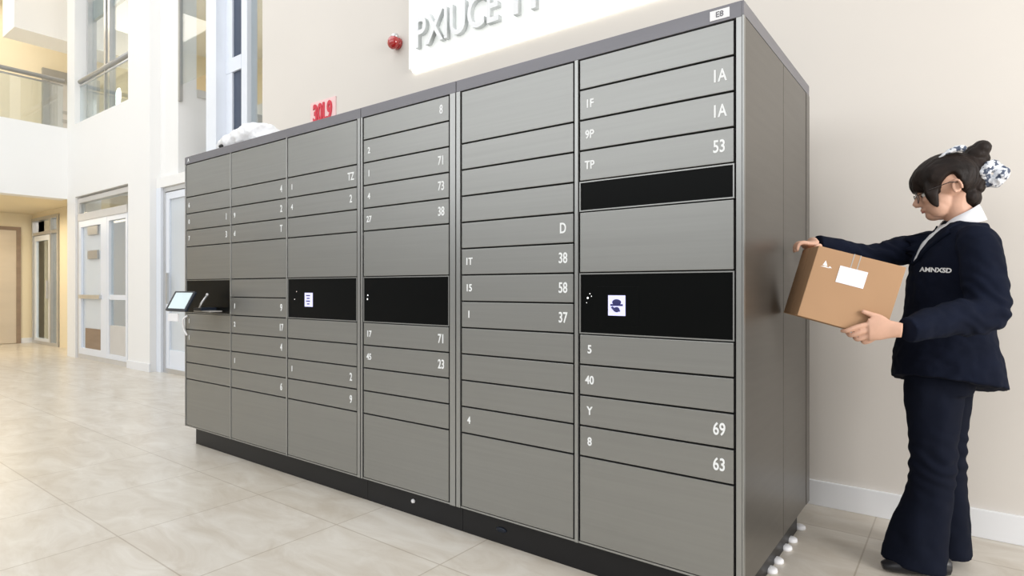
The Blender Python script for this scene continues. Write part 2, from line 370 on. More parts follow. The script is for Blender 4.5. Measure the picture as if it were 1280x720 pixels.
# glass balustrades with hand rails
def rail(name, label, a, b, z0, z1, posts):
    t = thing(name, label, 'railing', a)
    A, Bv = Vector((0, 0, 0)), Vector(b)-Vector(a); d = Bv.normalized(); n_ = Vector((-d.y, d.x, 0))
    bm = bmesh.new(); tube(bm, [A+Vector((0, 0, z1)), Bv+Vector((0, 0, z1))], .034, n=16); obj('handrail', bm, M['greymet'], t, True)
    bm = bmesh.new(); tube(bm, [A+d*.02+Vector((0, 0, z1-.075)), Bv-d*.02+Vector((0, 0, z1-.075))], .014, n=12); obj('lower_rail', bm, M['silver'], t, True)
    bm = bmesh.new(); L = Bv.length; k = max(1, round(L/1.4))
    for i in range(k):
        p, q = d*(L*i/k+.02), d*(L*(i+1)/k-.02); vs = []
        for s in (-.006, .006):
            for pt, z in ((p, z0), (q, z0), (q, z1-.09), (p, z1-.09)): vs.append(bm.verts.new(pt+n_*s+Vector((0, 0, z))))
        for f in ((0, 1, 2, 3), (7, 6, 5, 4), (0, 4, 5, 1), (1, 5, 6, 2), (2, 6, 7, 3), (3, 7, 4, 0)): bm.faces.new([vs[j] for j in f])
    obj('glass_panel', bm, M['glass'], t)
    for f in posts:
        bm = bmesh.new(); p = d*L*f; box(bm, p.x-.012, p.x+.012, p.y-.012, p.y+.012, z0, z1); obj('post', bm, M['greymet'], t)
    return t
rail('glass_balustrade', 'glass balustrade with round grey handrail on the gallery ledge above the warm-lit hall', (-11.10, -5.9, 3.70), (-11.10, 1.37, 3.70), 0, .77, (.33, .6))
rail('glass_balustrade', 'short glass balustrade with grey handrail below the upper window, above the double door', (-10.66, 1.45, 3.71), (-8.64, 1.45, 3.71), 0, .68, (.52,))
# lamp behind the upper window, ceiling light further in
t = thing('wall_lamp', 'small white leaf-shaped lamp behind the upper window above the double door', 'lamp', (-10.15, 1.80, 3.98))
bm = bmesh.new(); ell(bm, (0, 0, .12), (.10, .03, .19), rot=Matrix.Rotation(.35, 3, 'Y')); obj('lamp_shade', bm, M['lampwhite'], t, True)
obj('bracket', B(-.02, .02, -.01, .02, -.58, -.02), M['silver'], t)
t = thing('ceiling_light', 'long bright ceiling light panel seen through the upper opening beside the white pier', 'ceiling light', (-9.0, 3.9, 6.84))
obj('diffuser', B(-.35, .35, -.9, .9, 0, .03, bev=.005), M['lampwhite'], t); obj('light_housing', B(-.38, .38, -.93, .93, .03, .06), M['silver'], t)

# ------------------------------------------------------------------ locker cabinets
ZT, U, ZB = 1.978, .1165, .128
def zrow(r): return ZT - U*r
S = M['steel']
cols = dict(
 A=(-3.825, -3.215, [(0, 2, '', ''), (2, 1, '6', ''), (3, 1, '0', '1'), (4, 1, '7', '3'), (5, 2, '', ''), (9, 1, '1', ''), (10, 1, '1', ''), (11, 1, '', ''), (12, 1, '', ''), (13, 0, '', '')], [(7, 2)]),
 B=(-3.205, -2.58, [(0, 2, '', ''), (2, 1, '', '4'), (3, 1, '9', '2'), (4, 1, 'd', 'T'), (5, 2, '', ''), (7, 1, '', ''), (8, 1, '1', '9'), (9, 1, '2', '17'), (10, 1, '', '4'), (11, 1, '1', ''), (12, 1, '', '6'), (13, 0, '', '')], []),
 C=(-2.565, -1.935, [(0, 2, '', ''), (2, 1, '1', 'TZ'), (3, 1, '4', '2'), (4, 1, '', ''), (5, 2, '', ''), (9, 1, '', ''), (10, 1, '', ''), (11, 1, '1', '2'), (12, 1, '', '9'), (13, 0, '', '')], [(7, 2)]),
 D=(-1.885, -1.285, [(0, 1, '', '8'), (1, 1, '2', ''), (2, 1, '1', '71'), (3, 1, '4', '73'), (4, 1, '27', '38'), (5, 2, '', ''), (9, 1, '17', '71'), (10, 1, '45', '23'), (11, 1, '', ''), (12, 1, '', ''), (13, 0, '', '')], [(7, 2)]),
 E=(-1.212, -.630, [(0, 2, '', ''), (2, 1, '', ''), (3, 1, '', ''), (4, 1, '', ''), (5, 1, '', 'D'), (6, 1, '1T', '38'), (7, 1, '15', '58'), (8, 1, '1', '37'), (9, 1, '', ''), (10, 1, '', ''), (11, 1, '', ''), (12, 1, '4', ''), (13, 0, '', '')], []),
 F=(-.606, -.024, [(0, 1, '', ''), (1, 1, '1F', '1A'), (2, 1, '9P', '1A'), (3, 1, 'TP', '53'), (5, 2, '', ''), (9, 1, '5', ''), (10, 1, '40', ''), (11, 1, 'Y', '69'), (12, 1, '8', '63'), (13, 0, '', '')], [(4, 1), (7, 2)]),
)
G = .0034
def column(root, key):
    x0, x1, doors, blacks = cols[key]
    for r, n_, lt, rt in doors:
        z1 = zrow(r)-G; z0 = (zrow(r+n_) if n_ else ZB+.006)+G
        d = obj('door', B(x0+G, x1-G, 0, .02, z0, z1, bev=.0018), S, root)
        zc = (z0+z1)/2
        if lt: text_on_front('number_mark', lt, x0+.045, -.0006, zc, .044, M['mark'], d, bold=.0009, sxf=.85)
        if rt: text_on_front('number_mark', rt, x1-.05, -.0006, zc, .058, M['mark'], d, bold=.0009, sxf=.72)
    out = []
    for r, n_ in blacks:
        z1, z0 = zrow(r)-.006, zrow(r+n_)+.006
        obj('trim_frame', frame_grid(bmesh.new(), x0+.001, x1-.001, z0-.0045, z1+.0045, -.001, .0045, .02), M['steel2'], root)
        out.append(obj('control_panel', B(x0+.0055, x1-.0055, .0035, .02, z0, z1), M['black'], root))
    return out
def cabinet(label, X0, X1, seams, group='parcel locker cabinets'):
    t = thing('locker_cabinet', label, 'parcel locker', (0, 0, 0), group)
    obj('body', B(X0+.002, X1-.002, .021, 1.03, ZB, 2.028), M['dark'] if X1 < -.1 else [M['side']], t)
    obj('top_rail', B(X0+.002, X1-.002, -.001, .022, ZT+.003, 2.032, bev=.0015), M['band'], t)
    obj('bottom_rail', B(X0+.002, X1-.002, .001, .021, ZB-.001, ZB+.006), M['steel2'], t)
    for a, b in seams: obj('stile', B(a, b, -.003, .0205, ZB-.001, ZT+.002, bev=.0012), M['steel2'], t)
    return t
c1 = cabinet('three-column grey steel locker cabinet at the far left with the tablet arm', -3.84, -1.905, [(-3.2145, -3.2055), (-2.5785, -2.5665), (-1.930, -1.908), (-3.839, -3.828)])
c2 = cabinet('single-column grey steel locker cabinet in the middle with a plain black panel', -1.905, -1.243, [(-1.902, -1.889), (-1.279, -1.246)])
c3 = cabinet('two-column grey steel locker cabinet nearest the woman with the glowing icon screen', -1.243, 0, [(-1.240, -1.217), (-.6255, -.6105), (-.0185, -.001)])
for k in 'ABC':
    pn = column(c1, k)
    if k == 'A': pA = pn[0]
    if k == 'C': pC = pn[0]
pD = column(c2, 'D')[0]
column(c3, 'E'); pF0, pF = column(c3, 'F')
# side panels, dark backing of the third body
bb = c3.children[0]
obj('backing', B(-1.241, -.002, .0205, .0215, ZB, 1.98), M['dark'], c3)
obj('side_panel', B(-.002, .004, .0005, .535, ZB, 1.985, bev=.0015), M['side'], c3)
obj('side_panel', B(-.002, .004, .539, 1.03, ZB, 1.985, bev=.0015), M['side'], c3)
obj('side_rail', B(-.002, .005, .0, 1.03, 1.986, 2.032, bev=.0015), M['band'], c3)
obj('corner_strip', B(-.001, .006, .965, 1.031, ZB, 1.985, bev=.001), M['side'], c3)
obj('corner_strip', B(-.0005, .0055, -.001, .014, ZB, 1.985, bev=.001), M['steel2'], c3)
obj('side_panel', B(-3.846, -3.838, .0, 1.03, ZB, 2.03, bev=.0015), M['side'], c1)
def plinth(t, a, b_): return obj('plinth', B(a, b_, .045, .97, 0, ZB), M['plinth'], t)
p1 = plinth(c1, -3.775, -1.906); p2 = plinth(c2, -1.904, -1.244); p3 = plinth(c3, -1.242, -.035)
bm = bmesh.new(); tube(bm, [(-1.563, .047, .07), (-1.563, .036, .07)], [.011, .009], n=20); obj('lock_cap', bm, M['sticker'], p2, True)
bm = bmesh.new(); tube(bm, [(-1.02, .046, .062), (-1.02, .040, .062)], [(.012, .030), (.010, .027)], n=24); obj('service_cap', bm, M['tabframe'], p3, True)
# white levelling feet under the right side
for yy in (.48, .58, .73, .83, 1.0):
    bm = bmesh.new(); tube(bm, [(-.030, yy, .0), (-.030, yy, .004), (-.030, yy, .013), (-.030, yy, .018)], [.024, .026, .025, .018], n=20)
    f = obj('levelling_foot', bm, M['sticker'], c3, True)
# labels on the top rails
lb = obj('rail_label', B(-.104, -.040, -.0025, -.001, 1.990, 2.022, bev=.0008), M['sticker'], c3)
text_on_front('label_text', 'E8', -.072, -.0028, 2.006, .026, M['ink'], lb, .0003, .0006)
text_on_front('rail_letter', 'A', -3.79, -.0015, 2.005, .034, M['mark'], c1, .0004, .001)
# icon screens
def icon(parent, x0, x1, z0, z1, big):
    s = obj('icon_screen', B(x0, x1, .0022, .0036, z0, z1), M['iconlit'], parent)
    bm = bmesh.new(); xc, zc, h, w_ = (x0+x1)/2, (z0+z1)/2, z1-z0, x1-x0
    if big:
        ell(bm, (xc, .002, zc+h*.16), (w_*.26, .0012, h*.15)); box(bm, xc-w_*.36, xc+w_*.36, .0012, .0022, zc-h*.02, zc+h*.07)
        tube(bm, [(xc-w_*.28, .0018, zc-h*.08), (xc-w_*.1, .0018, zc-h*.22), (xc+w_*.2, .0018, zc-h*.26)], [.004, .006, .003], n=8)
        ell(bm, (xc, .0018, zc-h*.2), (w_*.17, .001, h*.13))
    else:
        for q, wq in ((.3, .3), (.1, .22), (-.1, .3), (-.3, .18)): box(bm, xc-w_*wq, xc+w_*wq*.6, .0012, .0022, zc+h*q-.003, zc+h*q+.003)
    obj('icon_emblem', bm, M['icondark'], s)
icon(pF, -.484, -.414, 1.003, 1.078, True); icon(pC, -2.40, -2.325, 1.000, 1.078, False)
bz = obj('screen_bezel', B(-.53, -.36, .0030, .0045, .965, 1.11, bev=.0004), M['black'], pF)
for parent, pts in ((pF, ((-.571, 1.067, .004), (-.562, 1.083, .002), (-.555, 1.074, .0018), (-.576, 1.049, .0015))), (pD, ((-1.854, 1.068, .004), (-1.857, 1.048, .0045))), (pC, ((-2.50, 1.04, .0025), (-2.48, 1.085, .002)))):
    for x, z, r_ in pts:
        bm = bmesh.new(); ell(bm, (x, .0035, z), (r_, .0015, r_), n=12); obj('indicator_light', bm, M['led'], parent, True)
# tablet on its bracket, swung out at the left end
tp = obj('tablet_arm', B(-3.50, -3.40, -.10, .0035, .955, .975, bev=.003), M['tabframe'], c1)
bm = bmesh.new(); tube(bm, [(-3.43, -.095, .972), (-3.43, -.085, 1.0), (-3.43, -.045, 1.055)], [.006, .007, .007], n=14); ell(bm, (-3.43, -.043, 1.06), (.010, .010, .010)); obj('arm_strut', bm, M['silver'], tp, True)
obj('tray', B(-3.52, -3.30, -.09, -.01, .948, .957, bev=.002), M['greymet'], tp)
rt = Matrix.Translation((-3.488, -.185, 1.018)) @ Matrix.Rotation(math.radians(-27), 4, 'X')
me = bpy.data.meshes.new('tab'); bm = B(-.138, .138, -.009, .009, -.071, .071, bev=.006); bm.to_mesh(me); bm.free(); me.transform(rt)
tb = obj('tablet', me, M['tabframe'], c1)
bm = B(-.104, .124, -.0112, -.009, -.056, .058); me = bpy.data.meshes.new('ts'); bm.to_mesh(me); bm.free(); me.transform(rt); obj('tablet_screen', me, M['tabscreen'], tb)
bm = B(-.12, .02, -.01, .002, -.126, -.075, bev=.003); me = bpy.data.meshes.new('tl'); bm.to_mesh(me); bm.free(); me.transform(Matrix.Translation((-3.488, -.205, 1.015))); obj('paper_tray', me, M['sticker'], tb)
bm = bmesh.new(); tube(bm, *smoothpath([(-3.80, -.004, .91), (-3.805, -.03, .88), (-3.815, -.02, .82), (-3.80, -.006, .77)], [.006]*4), n=10); obj('cable', bm, M['sticker'], tb, True)

# ------------------------------------------------------------------ things on top and on the wall
def crumple(co, n_, a=.012, f=14): return a*noise.fractal(co*f, .8, 2.2, 4)
bm = bmesh.new(); tube(bm, [(-.28, 0, .03), (-.26, 0, .05), (-.10, 0, .065), (.12, 0, .085), (.24, .01, .075), (.27, .01, .05)], [(.03, .06), (.045, .09), (.062, .12), (.085, .12), (.07, .10), (.04, .06)], ref=(0, 0, 1), power=3)
ell(bm, (-.22, -.03, .035), (.08, .07, .035)); ell(bm, (.25, -.02, .04), (.08, .08, .04))
me = baked(bm, .008, 3, lambda c, n_: crumple(c, n_)); me.name = 'bundle'
for v in me.vertices: v.co.z = max(v.co.z, 0.0)
o = obj('wrapped_bundle', me, M['plastic'], None, True, (-3.30, .17, 2.029)); tag(o, 'crumpled white plastic-wrapped bundle lying on top of the locker at its left end', 'bundle')
t = thing('security_camera', 'tiny black camera at the left end of the locker top', 'camera', (-3.44, .06, 2.032))
bm = bmesh.new(); tube(bm, [(0, 0, 0), (0, 0, .006), (0, 0, .02)], [.018, .018, .008], n=16); obj('base', bm, M['dark'], t, True)
bm = bmesh.new(); ell(bm, (0, 0, .032), (.022, .02, .016)); obj('housing', bm, M['dark'], t, True)
# red lettered sign standing behind the locker top
t = thing('red_sign', 'small red sign with bold lettering on the beige wall behind the locker top', 'sign', (-4.175, WY, 2.70))
obj('backplate', B(-.19, .19, -.012, -.0, -.10, .155, bev=.003), M['pink'], t)
text_on_front('lettering', '30L9', 0, -.016, .03, .235, M['redtext'], t, .004, .009, .62)
obj('border', B(-.19, .19, -.016, -.0115, -.10, -.085), M['redtext'], t)
# alarm dome
t = thing('alarm_beacon', 'round red alarm beacon with silver top on the beige wall left of the lit sign', 'alarm beacon', (-3.157, WY, 3.126))
bm = bmesh.new(); tube(bm, [(0, 0, 0), (0, -.03, 0)], .05, ref=(0, 0, 1), n=28); obj('mounting_base', bm, M['red'], t, True)
bm = bmesh.new(); ell(bm, (0, -.055, -.005), (.057, .045, .055)); obj('dome', bm, M['red'], t, True)
bm = bmesh.new(); ell(bm, (.012, -.05, .040), (.036, .032, .028)); obj('silver_cap', bm, M['silver'], t, True)
# lit sign with raised letters
t = thing('wall_sign', 'large lit white sign panel with raised white capital letters above the lockers', 'sign', (0, WY, 0))
obj('panel', B(-2.98, 1.2, -.05, -.004, 2.86, 3.62, bev=.004), M['signpanel'], t)
obj('halo_strip', B(-2.97, 1.19, -.02, -.004, 2.845, 2.86), M['halo'], t)
def letters(s, x0, x1, z0, z1):
    me = text_mesh(s, 1, .02, .012, 'LEFT'); xs = [v.co.x for v in me.vertices]; ys = [v.co.y for v in me.vertices]
    a, b_, c, d = min(xs), max(xs), min(ys), max(ys); 
    k = (z1-z0)/(d-c)
    me.transform(Matrix.Translation((x0, -.072, z0)) @ Matrix.Rotation(math.pi/2, 4, 'X') @ Matrix.Diagonal(((x1-x0)/(b_-a), k, 1, 1)) @ Matrix.Translation((-a, -c, 0)))
    o = obj('lettering', me, [M['letter'], M['letterside']], t)
    for p in me.polygons: p.material_index = 0 if abs(p.normal.y) > .7 else 1
letters('PXIUCE', -2.86, -2.03, 2.985, 3.225); letters('IT', -1.90, -1.63, 2.985, 3.225); letters('EL', -1.48, -1.2, 2.985, 3.225); letters('S', -1.1, -.95, 2.985, 3.225)

# ------------------------------------------------------------------ cardboard box
th, ro = math.radians(24), math.radians(16)
u = Vector((math.cos(th)*math.cos(ro), math.sin(th)*math.cos(ro), -math.sin(ro)))
vd = Vector((-math.cos(th)*math.sin(ro), -math.sin(th)*math.sin(ro), -math.cos(ro)))
wd = Vector((-math.sin(th), math.cos(th), 0)); nn = -wd
P0 = Vector((.164, .34, 1.254)); BW, BH, BD = .285, .255, .225
def bp(a, b_, c): return P0 + u*a + vd*b_ + wd*c
MB = Matrix((( u.x, vd.x, wd.x, P0.x), (u.y, vd.y, wd.y, P0.y), (u.z, vd.z, wd.z, P0.z), (0, 0, 0, 1)))
def in_box(bm, m, name, parent, smooth=False):
    bmesh.ops.recalc_face_normals(bm, faces=bm.faces[:]); me = bpy.data.meshes.new(name); bm.to_mesh(me); bm.free()
    o = obj(name, me, m, parent, smooth); return o
bx = bpy.data.objects.new('cardboard_box', None); C.objects.link(bx); bx.matrix_world = MB
tag(bx, 'brown cardboard parcel box with a white label held tilted against the locker side', 'box')
in_box(box(bmesh.new(), 0, BW, 0, BH, 0, BD, bev=.003), M['card'], 'carton', bx)
in_box(B(.085, .176, .049, .108, -.0015, .0, bev=.0005), M['label'], 'address_label', bx)
bm = bmesh.new(); box(bm, .117, .120, -.001, .05, -.0006, .001); box(bm, .138, .141, -.001, .05, -.0006, .001)
in_box(bm, M['greymet'], 'strap', bx)
bm = bmesh.new(); box(bm, .118, .140, -.0008, .0004, 0, BD); in_box(bm, M['tape'], 'tape', bx)
bm = bmesh.new()   # small white printed arrow mark
for tri in (((.030, .062), (.046, .062), (.036, .044)), ((.050, .066), (.062, .066), (.054, .060)), ((.024, .068), (.056, .068), (.04, .063))):
    vs = [bm.verts.new((a, b_, -.0004)) for a, b_ in tri] + [bm.verts.new((a, b_, .0004)) for a, b_ in tri]
    bm.faces.new(vs[:3]); bm.faces.new(vs[3:][::-1])
    for i in range(3): bm.faces.new((vs[i], vs[3+i], vs[3+(i+1) % 3], vs[(i+1) % 3]))
in_box(bm, M['sticker'], 'printed_mark', bx)
bm = bmesh.new(); box(bm, -.0006, .0005, .005, BH-.005, BD*.5-.0015, BD*.5+.0015); box(bm, .004, BW-.004, BH-.0005, BH+.0008, BD*.5-.0015, BD*.5+.0015)
in_box(bm, M['cardin'], 'flap_seam', bx)

# ------------------------------------------------------------------ the woman
pr = thing('person', 'woman with dark hair in a bun, glasses and navy suit lifting the box', 'person', (0, 0, 0))
ft = Vector((-.94, -.34, 0)).normalized(); lt_ = Vector((.34, -.94, 0)).normalized()    # torso front / left
# head frame
yaw, pitch = math.radians(188), math.radians(13)
HM = Matrix.Translation((.515, .925, 1.493)) @ Matrix.Rotation(yaw, 4, 'Z') @ Matrix.Rotation(pitch, 4, 'Y') @ Matrix.Scale(1.06, 4)
def hp(x, y, z): return HM @ Vector((x, y, z))
hrot = HM.to_3x3()
SHL, SHR = Vector((.60, .765, 1.285)), Vector((.475, 1.06, 1.285))
ELL_, ELR = Vector((.615, .640, 1.020)), Vector((.262, .885, 1.235))
# near (left) hand data in box coordinates: wrist right of the near face's lower corner
WRL = bp(.315, .215, -.045); WRR = Vector((.085, .655, 1.290))
bm = bmesh.new()
# torso, neck, legs, arms hidden inside the clothes
tube(bm, *smoothpath([(.50, .92, .74), (.50, .92, .95), (.53, .92, 1.15), (.56, .925, 1.27), (.572, .93, 1.33)], [(.09, .13), (.09, .12), (.09, .14), (.08, .14), (.05, .07)]), ref=ft, n=24)
tube(bm, *smoothpath([(.578, .93, 1.30), (.568, .928, 1.36), (.548, .925, 1.42), hp(-.035, 0, -.03)], [.060, .051, .050, .055]), ref=ft, n=24)
tube(bm, *smoothpath([(.49, .84, .78), (.475, .83, .43), (.46, .83, .07)], [.075, .05, .035]), n=16)
tube(bm, *smoothpath([(.51, 1.0, .78), (.52, 1.01, .43), (.535, 1.02, .07)], [.075, .05, .035]), n=16)
tube(bm, *smoothpath([SHL, ELL_, WRL.lerp(ELL_, .1)], [.045, .038, .027]), n=16)
tube(bm, *smoothpath([SHR, ELR, WRR.lerp(ELR, .1)], [.045, .036, .027]), n=16)
# head
hb = bmesh.new()
ell(hb, (-.012, 0, .035), (.094, .074, .086), n=40)
ell(hb, (.030, 0, -.035), (.058, .056, .072), n=32)
ell(hb, (.052, 0, -.080), (.032, .034, .024), n=20)            # chin
ell(hb, (.040, .030, -.055), (.036, .026, .042), n=20); ell(hb, (.040, -.030, -.055), (.036, .026, .042), n=20)   # jaw, cheeks
ell(hb, (.066, .030, -.022), (.018, .020, .018), n=16); ell(hb, (.066, -.030, -.022), (.018, .020, .018), n=16)
ell(hb, (.070, 0, .022), (.020, .045, .014), n=20)              # brow ridge
tube(hb, [(.082, 0, .012), (.092, 0, -.008), (.104, 0, -.028), (.098, 0, -.038)], [.006, .0075, .011, .008], ref=(1, 0, 0), n=14)
ell(hb, (.094, .010, -.035), (.010, .007, .007), n=12); ell(hb, (.094, -.010, -.035), (.010, .007, .007), n=12)
ell(hb, (.080, 0, -.055), (.014, .022, .010), n=16)
for s in (1, -1):
    tube(hb, [(-.012+.012*math.cos(a)-.010, s*(.077+.005*(1-math.cos(a))), .0+.025*math.sin(a)-.008) for a in [i*.45 for i in range(-2, 9)]], .0048, ref=(0, 1, 0), n=10)
    ell(hb, (-.022, s*.074, -.006), (.014, .005, .024), n=14)
for v in hb.verts: v.co = HM @ v.co
me = bpy.data.meshes.new('hb'); hb.to_mesh(me); hb.free(); bm.from_mesh(me); bpy.data.meshes.remove(me)
# hands
def finger(bm, pts, r0): 
    p, r_ = smoothpath(pts, [r0*1.06, r0, r0*.95, r0*.74][:len(pts)] if len(pts) <= 4 else [r0]*len(pts), 5); tube(bm, p, r_, n=12); ell(bm, p[-1], (r_[-1][0]*1.02,)*3, n=10)
def bq(a, b_, c): return bp(a, b_, c)
# left hand: palm on the near face's lower right, thumb along the face, fingers hooked beneath the carton
pal = [bq(.315, .212, -.045), bq(.285, .218, -.036), bq(.250, .229, -.028), bq(.222, .238, -.024)]
tube(bm, *smoothpath(pal, [(.024, .018), (.030, .018), (.038, .017), (.038, .013)]), ref=vd, n=18)
finger(bm, [bq(.282, .205, -.030), bq(.252, .190, -.022), bq(.222, .187, -.014), bq(.196, .184, -.011)], .0105)
for q, r_ in ((((.228, .216, -.024), (.190, .238, -.022), (.163, .262, -.012), (.156, .2665, .010)), .0086), (((.236, .228, -.024), (.204, .254, -.021), (.182, .273, -.008), (.176, .2685, .016)), .0088),
              (((.246, .240, -.023), (.222, .266, -.019), (.204, .281, -.006), (.199, .2715, .018)), .0084), (((.258, .250, -.022), (.241, .275, -.016), (.228, .285, -.004), (.224, .2735, .014)), .0074)):
    finger(bm, [bq(*c) for c in q], r_)
# right hand: laid over the carton's far top edge, fingers curling over its left side
bt = lambda a, b_, c: bp(a, b_, c)
pr_pal = [WRR, WRR.lerp(bt(.020, -.026, BD-.005), .5), bt(.018, -.024, BD-.006), bt(-.002, -.021, BD-.012)]
tube(bm, *smoothpath(pr_pal, [(.022, .019), (.024, .016), (.034, .014), (.034, .012)]), ref=wd, n=18)
for i, c in enumerate((BD-.048, BD-.028, BD-.008, BD+.012)):
    L = (.9, 1, .95, .8)[i]
    finger(bm, [bt(0, -.021, c), bt(-.020*L, -.019, c-.003), bt(-.034*L, -.008, c-.004), bt(-.032*L, .016*L, c-.004)], (.0085, .0088, .0084, .0074)[i])
finger(bm, [bt(.045, -.022, BD-.035), bt(.040, -.021, BD-.058), bt(.026, -.014, BD-.080)], .0095)
me = baked(bm, .0036, 2); body = obj('body', me, M['skin'], pr, True)
# facial details
for s in (1, -1):
    bm = bmesh.new(); ell(bm, hp(.070, s*.030, -.004), (.0125, .0125, .0125), n=16); e_ = obj('eye', bm, M['eyew'], pr, True)
    bm = bmesh.new(); ell(bm, hp(.0795, s*.030, -.006), (.0045, .0055, .0055), n=12); obj('iris', bm, M['iris'], e_, True)
bm = bmesh.new(); tube(bm, [hp(.080, -.020, -.057), hp(.0890, -.008, -.055), hp(.0900, 0, -.056), hp(.0890, .008, -.055), hp(.080, .020, -.057)], [.002, .0040, .0042, .0040, .002], n=10)
tube(bm, [hp(.079, -.017, -.060), hp(.087, -.008, -.062), hp(.087, .008, -.062), hp(.079, .017, -.060)], [.002, .005, .005, .002], n=10); obj('lips', bm, M['lips'], pr, True)
# glasses
bm = bmesh.new()
for s in (1, -1):
    ps = [hp(.098-.004*math.cos(a)**2, s*.033+.024*math.cos(a)*1, -.010+.019*math.sin(a)) for a in [i*math.pi/12 for i in range(25)]]
    tube(bm, ps, .0014, ref=(1, 0, 0), n=8, cap=False)
    tube(bm, [hp(.094, s*.057, -.002), hp(.06, s*.077, .006), hp(-.004, s*.084, .014), hp(-.028, s*.083, .006)], .0016, n=8)
tube(bm, [hp(.100, -.010, -.006), hp(.102, 0, -.003), hp(.100, .010, -.006)], .0015, n=8)
gl2 = obj('spectacles', bm, M['wire'], pr, True)
for s in (1, -1):
    bm = bmesh.new(); ell(bm, (0, 0, 0), (.0012, .022, .0175), n=20)
    for v in bm.verts: v.co = hp(.096+v.co.x, s*.033+v.co.y, -.010+v.co.z)
    obj('lens', bm, M['lens'], gl2, True)
# hair
def hairline(al):   # lowest elevation (deg) of hair for azimuth al (deg, 0 front)
    pts = [(0, -15), (20, -17), (38, -25), (52, -38), (62, -34), (72, -12), (84, 2), (93, 6), (99, 4), (106, -24), (114, -48), (140, -52), (180, -56)]
    for (a, e), (b_, f) in zip(pts, pts[1:]):
        if a <= al <= b_: t = (al-a)/(b_-a); return e+(f-e)*t
    return -56
def hfn(d):
    az = math.degrees(abs(math.atan2(d.y, d.x))); elv = math.degrees(math.asin(max(-1, min(1, d.z)))); e = hairline(az)
    t = max(0, min(1, (elv-e)/9+.5)); t = t*t*(3-2*t); front = max(0, math.cos(math.radians(az)))
    return .76+.24*t + (.05*front*math.exp(-((elv-12)/28)**2) if t > 0 else 0)
bm = bmesh.new(); g = bmesh.ops.create_uvsphere(bm, u_segments=96, v_segments=64, radius=1)
for v in g['verts']:
    s = hfn(v.co.normalized()); d = v.co
    v.co = Vector((-.010+d.x*.112*s, d.y*.089*s, .036+d.z*.098*s))
# twisted back roll and the nape hair
tube(bm, *smoothpath([(-.085, 0, -.035), (-.105, 0, .010), (-.108, 0, .055), (-.095, 0, .095)], [(.020, .05), (.026, .045), (.030, .04), (.025, .03)]), ref=(1, 0, 0), n=16)
ell(bm, (-.058, 0, -.050), (.038, .056, .044), n=20)
# bun: three wrapped lobes
ell(bm, (-.112, 0, .098), (.040, .040, .036), n=24); ell(bm, (-.132, .006, .112), (.030, .034, .030), n=20); ell(bm, (-.120, -.008, .078), (.034, .034, .026), n=20)
# side locks in front of the ears
for s in (1, -1):
    tube(bm, *smoothpath([(.050, s*.066, .030), (.055, s*.068, -.005), (.052, s*.066, -.040), (.046, s*.063, -.062)], [(.022, .009), (.022, .009), (.016, .006), (.005, .003)]), ref=(1, 0, 0), n=12)
for v in bm.verts: v.co = HM @ v.co
def strands(co, n_):
    q = HM.inverted() @ co; return .0012*math.sin(900*q.y+14*noise.noise(q*30))*0 + .0022*noise.noise(Vector((q.x*30, q.y*160, q.z*40)))
me = baked(bm, .0035, 9, strands); obj('hair', me, M['hair'], pr, True)
# scrunchie: ruffled fabric ring
bm = bmesh.new(); cs = Vector((-.138, .030, .010))
for i in range(13):
    a = 2*math.pi*i/13; q = cs + Vector((.025*math.cos(a), .010*math.sin(a*2), .029*math.sin(a)))
    ell(bm, q, (.020+.005*math.sin(i*2.1), .024, .018+.004*math.cos(i*1.7)), rot=Matrix.Rotation(a, 3, 'Y'), n=14)
for v in bm.verts: v.co = HM @ v.co
me = baked(bm, .0035, 1, lambda c, n_: .004*noise.noise(c*70)); obj('scrunchie', me, M['scrunch'], pr, True)
bm = bmesh.new()
tube(bm, *smoothpath([(.002, .050, .115), (-.025, .052, .124), (-.055, .048, .128), (-.080, .040, .124)], [(.003, .006), (.006, .012), (.010, .016), (.012, .014)]), ref=(0, 0, 1), n=12)
ell(bm, (-.060, .040, .134), (.018, .016, .008), n=12); ell(bm, (-.036, .048, .130), (.012, .012, .008), n=12)
for v in bm.verts: v.co = HM @ v.co
me = baked(bm, .003, 1, lambda c, n_: .002*noise.noise(c*90)); obj('hair_clip', me, M['scrunch'], pr, True)

# jacket
def folds(amp, fx):
    def f(c, n_):
        return amp*(noise.noise(Vector((c.x*fx, c.y*fx, c.z*fx*.55)))+.5*noise.noise(c*fx*2.3))
    return f
bm = bmesh.new()
jp = [(.522, .885, .715), (.515, .90, .80), (.512, .915, .90), (.520, .92, 1.00), (.530, .92, 1.10), (.545, .922, 1.20), (.562, .925, 1.275), (.573, .93, 1.325), (.580, .93, 1.362)]
jr = [(.186, .185), (.176, .185), (.158, .175), (.143, .165), (.143, .172), (.135, .182), (.108, .165), (.080, .115), (.066, .076)]
tube(bm, *smoothpath(jp, jr, 5), ref=ft, n=48, power=2.15)
tube(bm, *smoothpath([SHL+Vector((-.01, .05, .008)), SHL+Vector((.012, -.008, -.03)), SHL.lerp(ELL_, .5)+Vector((.02, 0, 0)), ELL_+Vector((.012, .0, .0)), ELL_.lerp(WRL, .30), ELL_.lerp(WRL, .7), WRL.lerp(ELL_, .05)], [.050, .066, .068, .064, .060, .052, .043], 5), ref=(0, 0, 1), n=28)
ell(bm, ELL_+Vector((.018, .01, -.004)), (.062, .062, .060))
tube(bm, *smoothpath([SHR+Vector((.02, -.04, .0)), SHR+Vector((-.02, .0, -.005)), SHR.lerp(ELR, .55), ELR, ELR.lerp(WRR, .5), WRR.lerp(ELR, .08)], [.058, .064, .058, .050, .041, .034], 5), ref=(0, 0, 1), n=28)
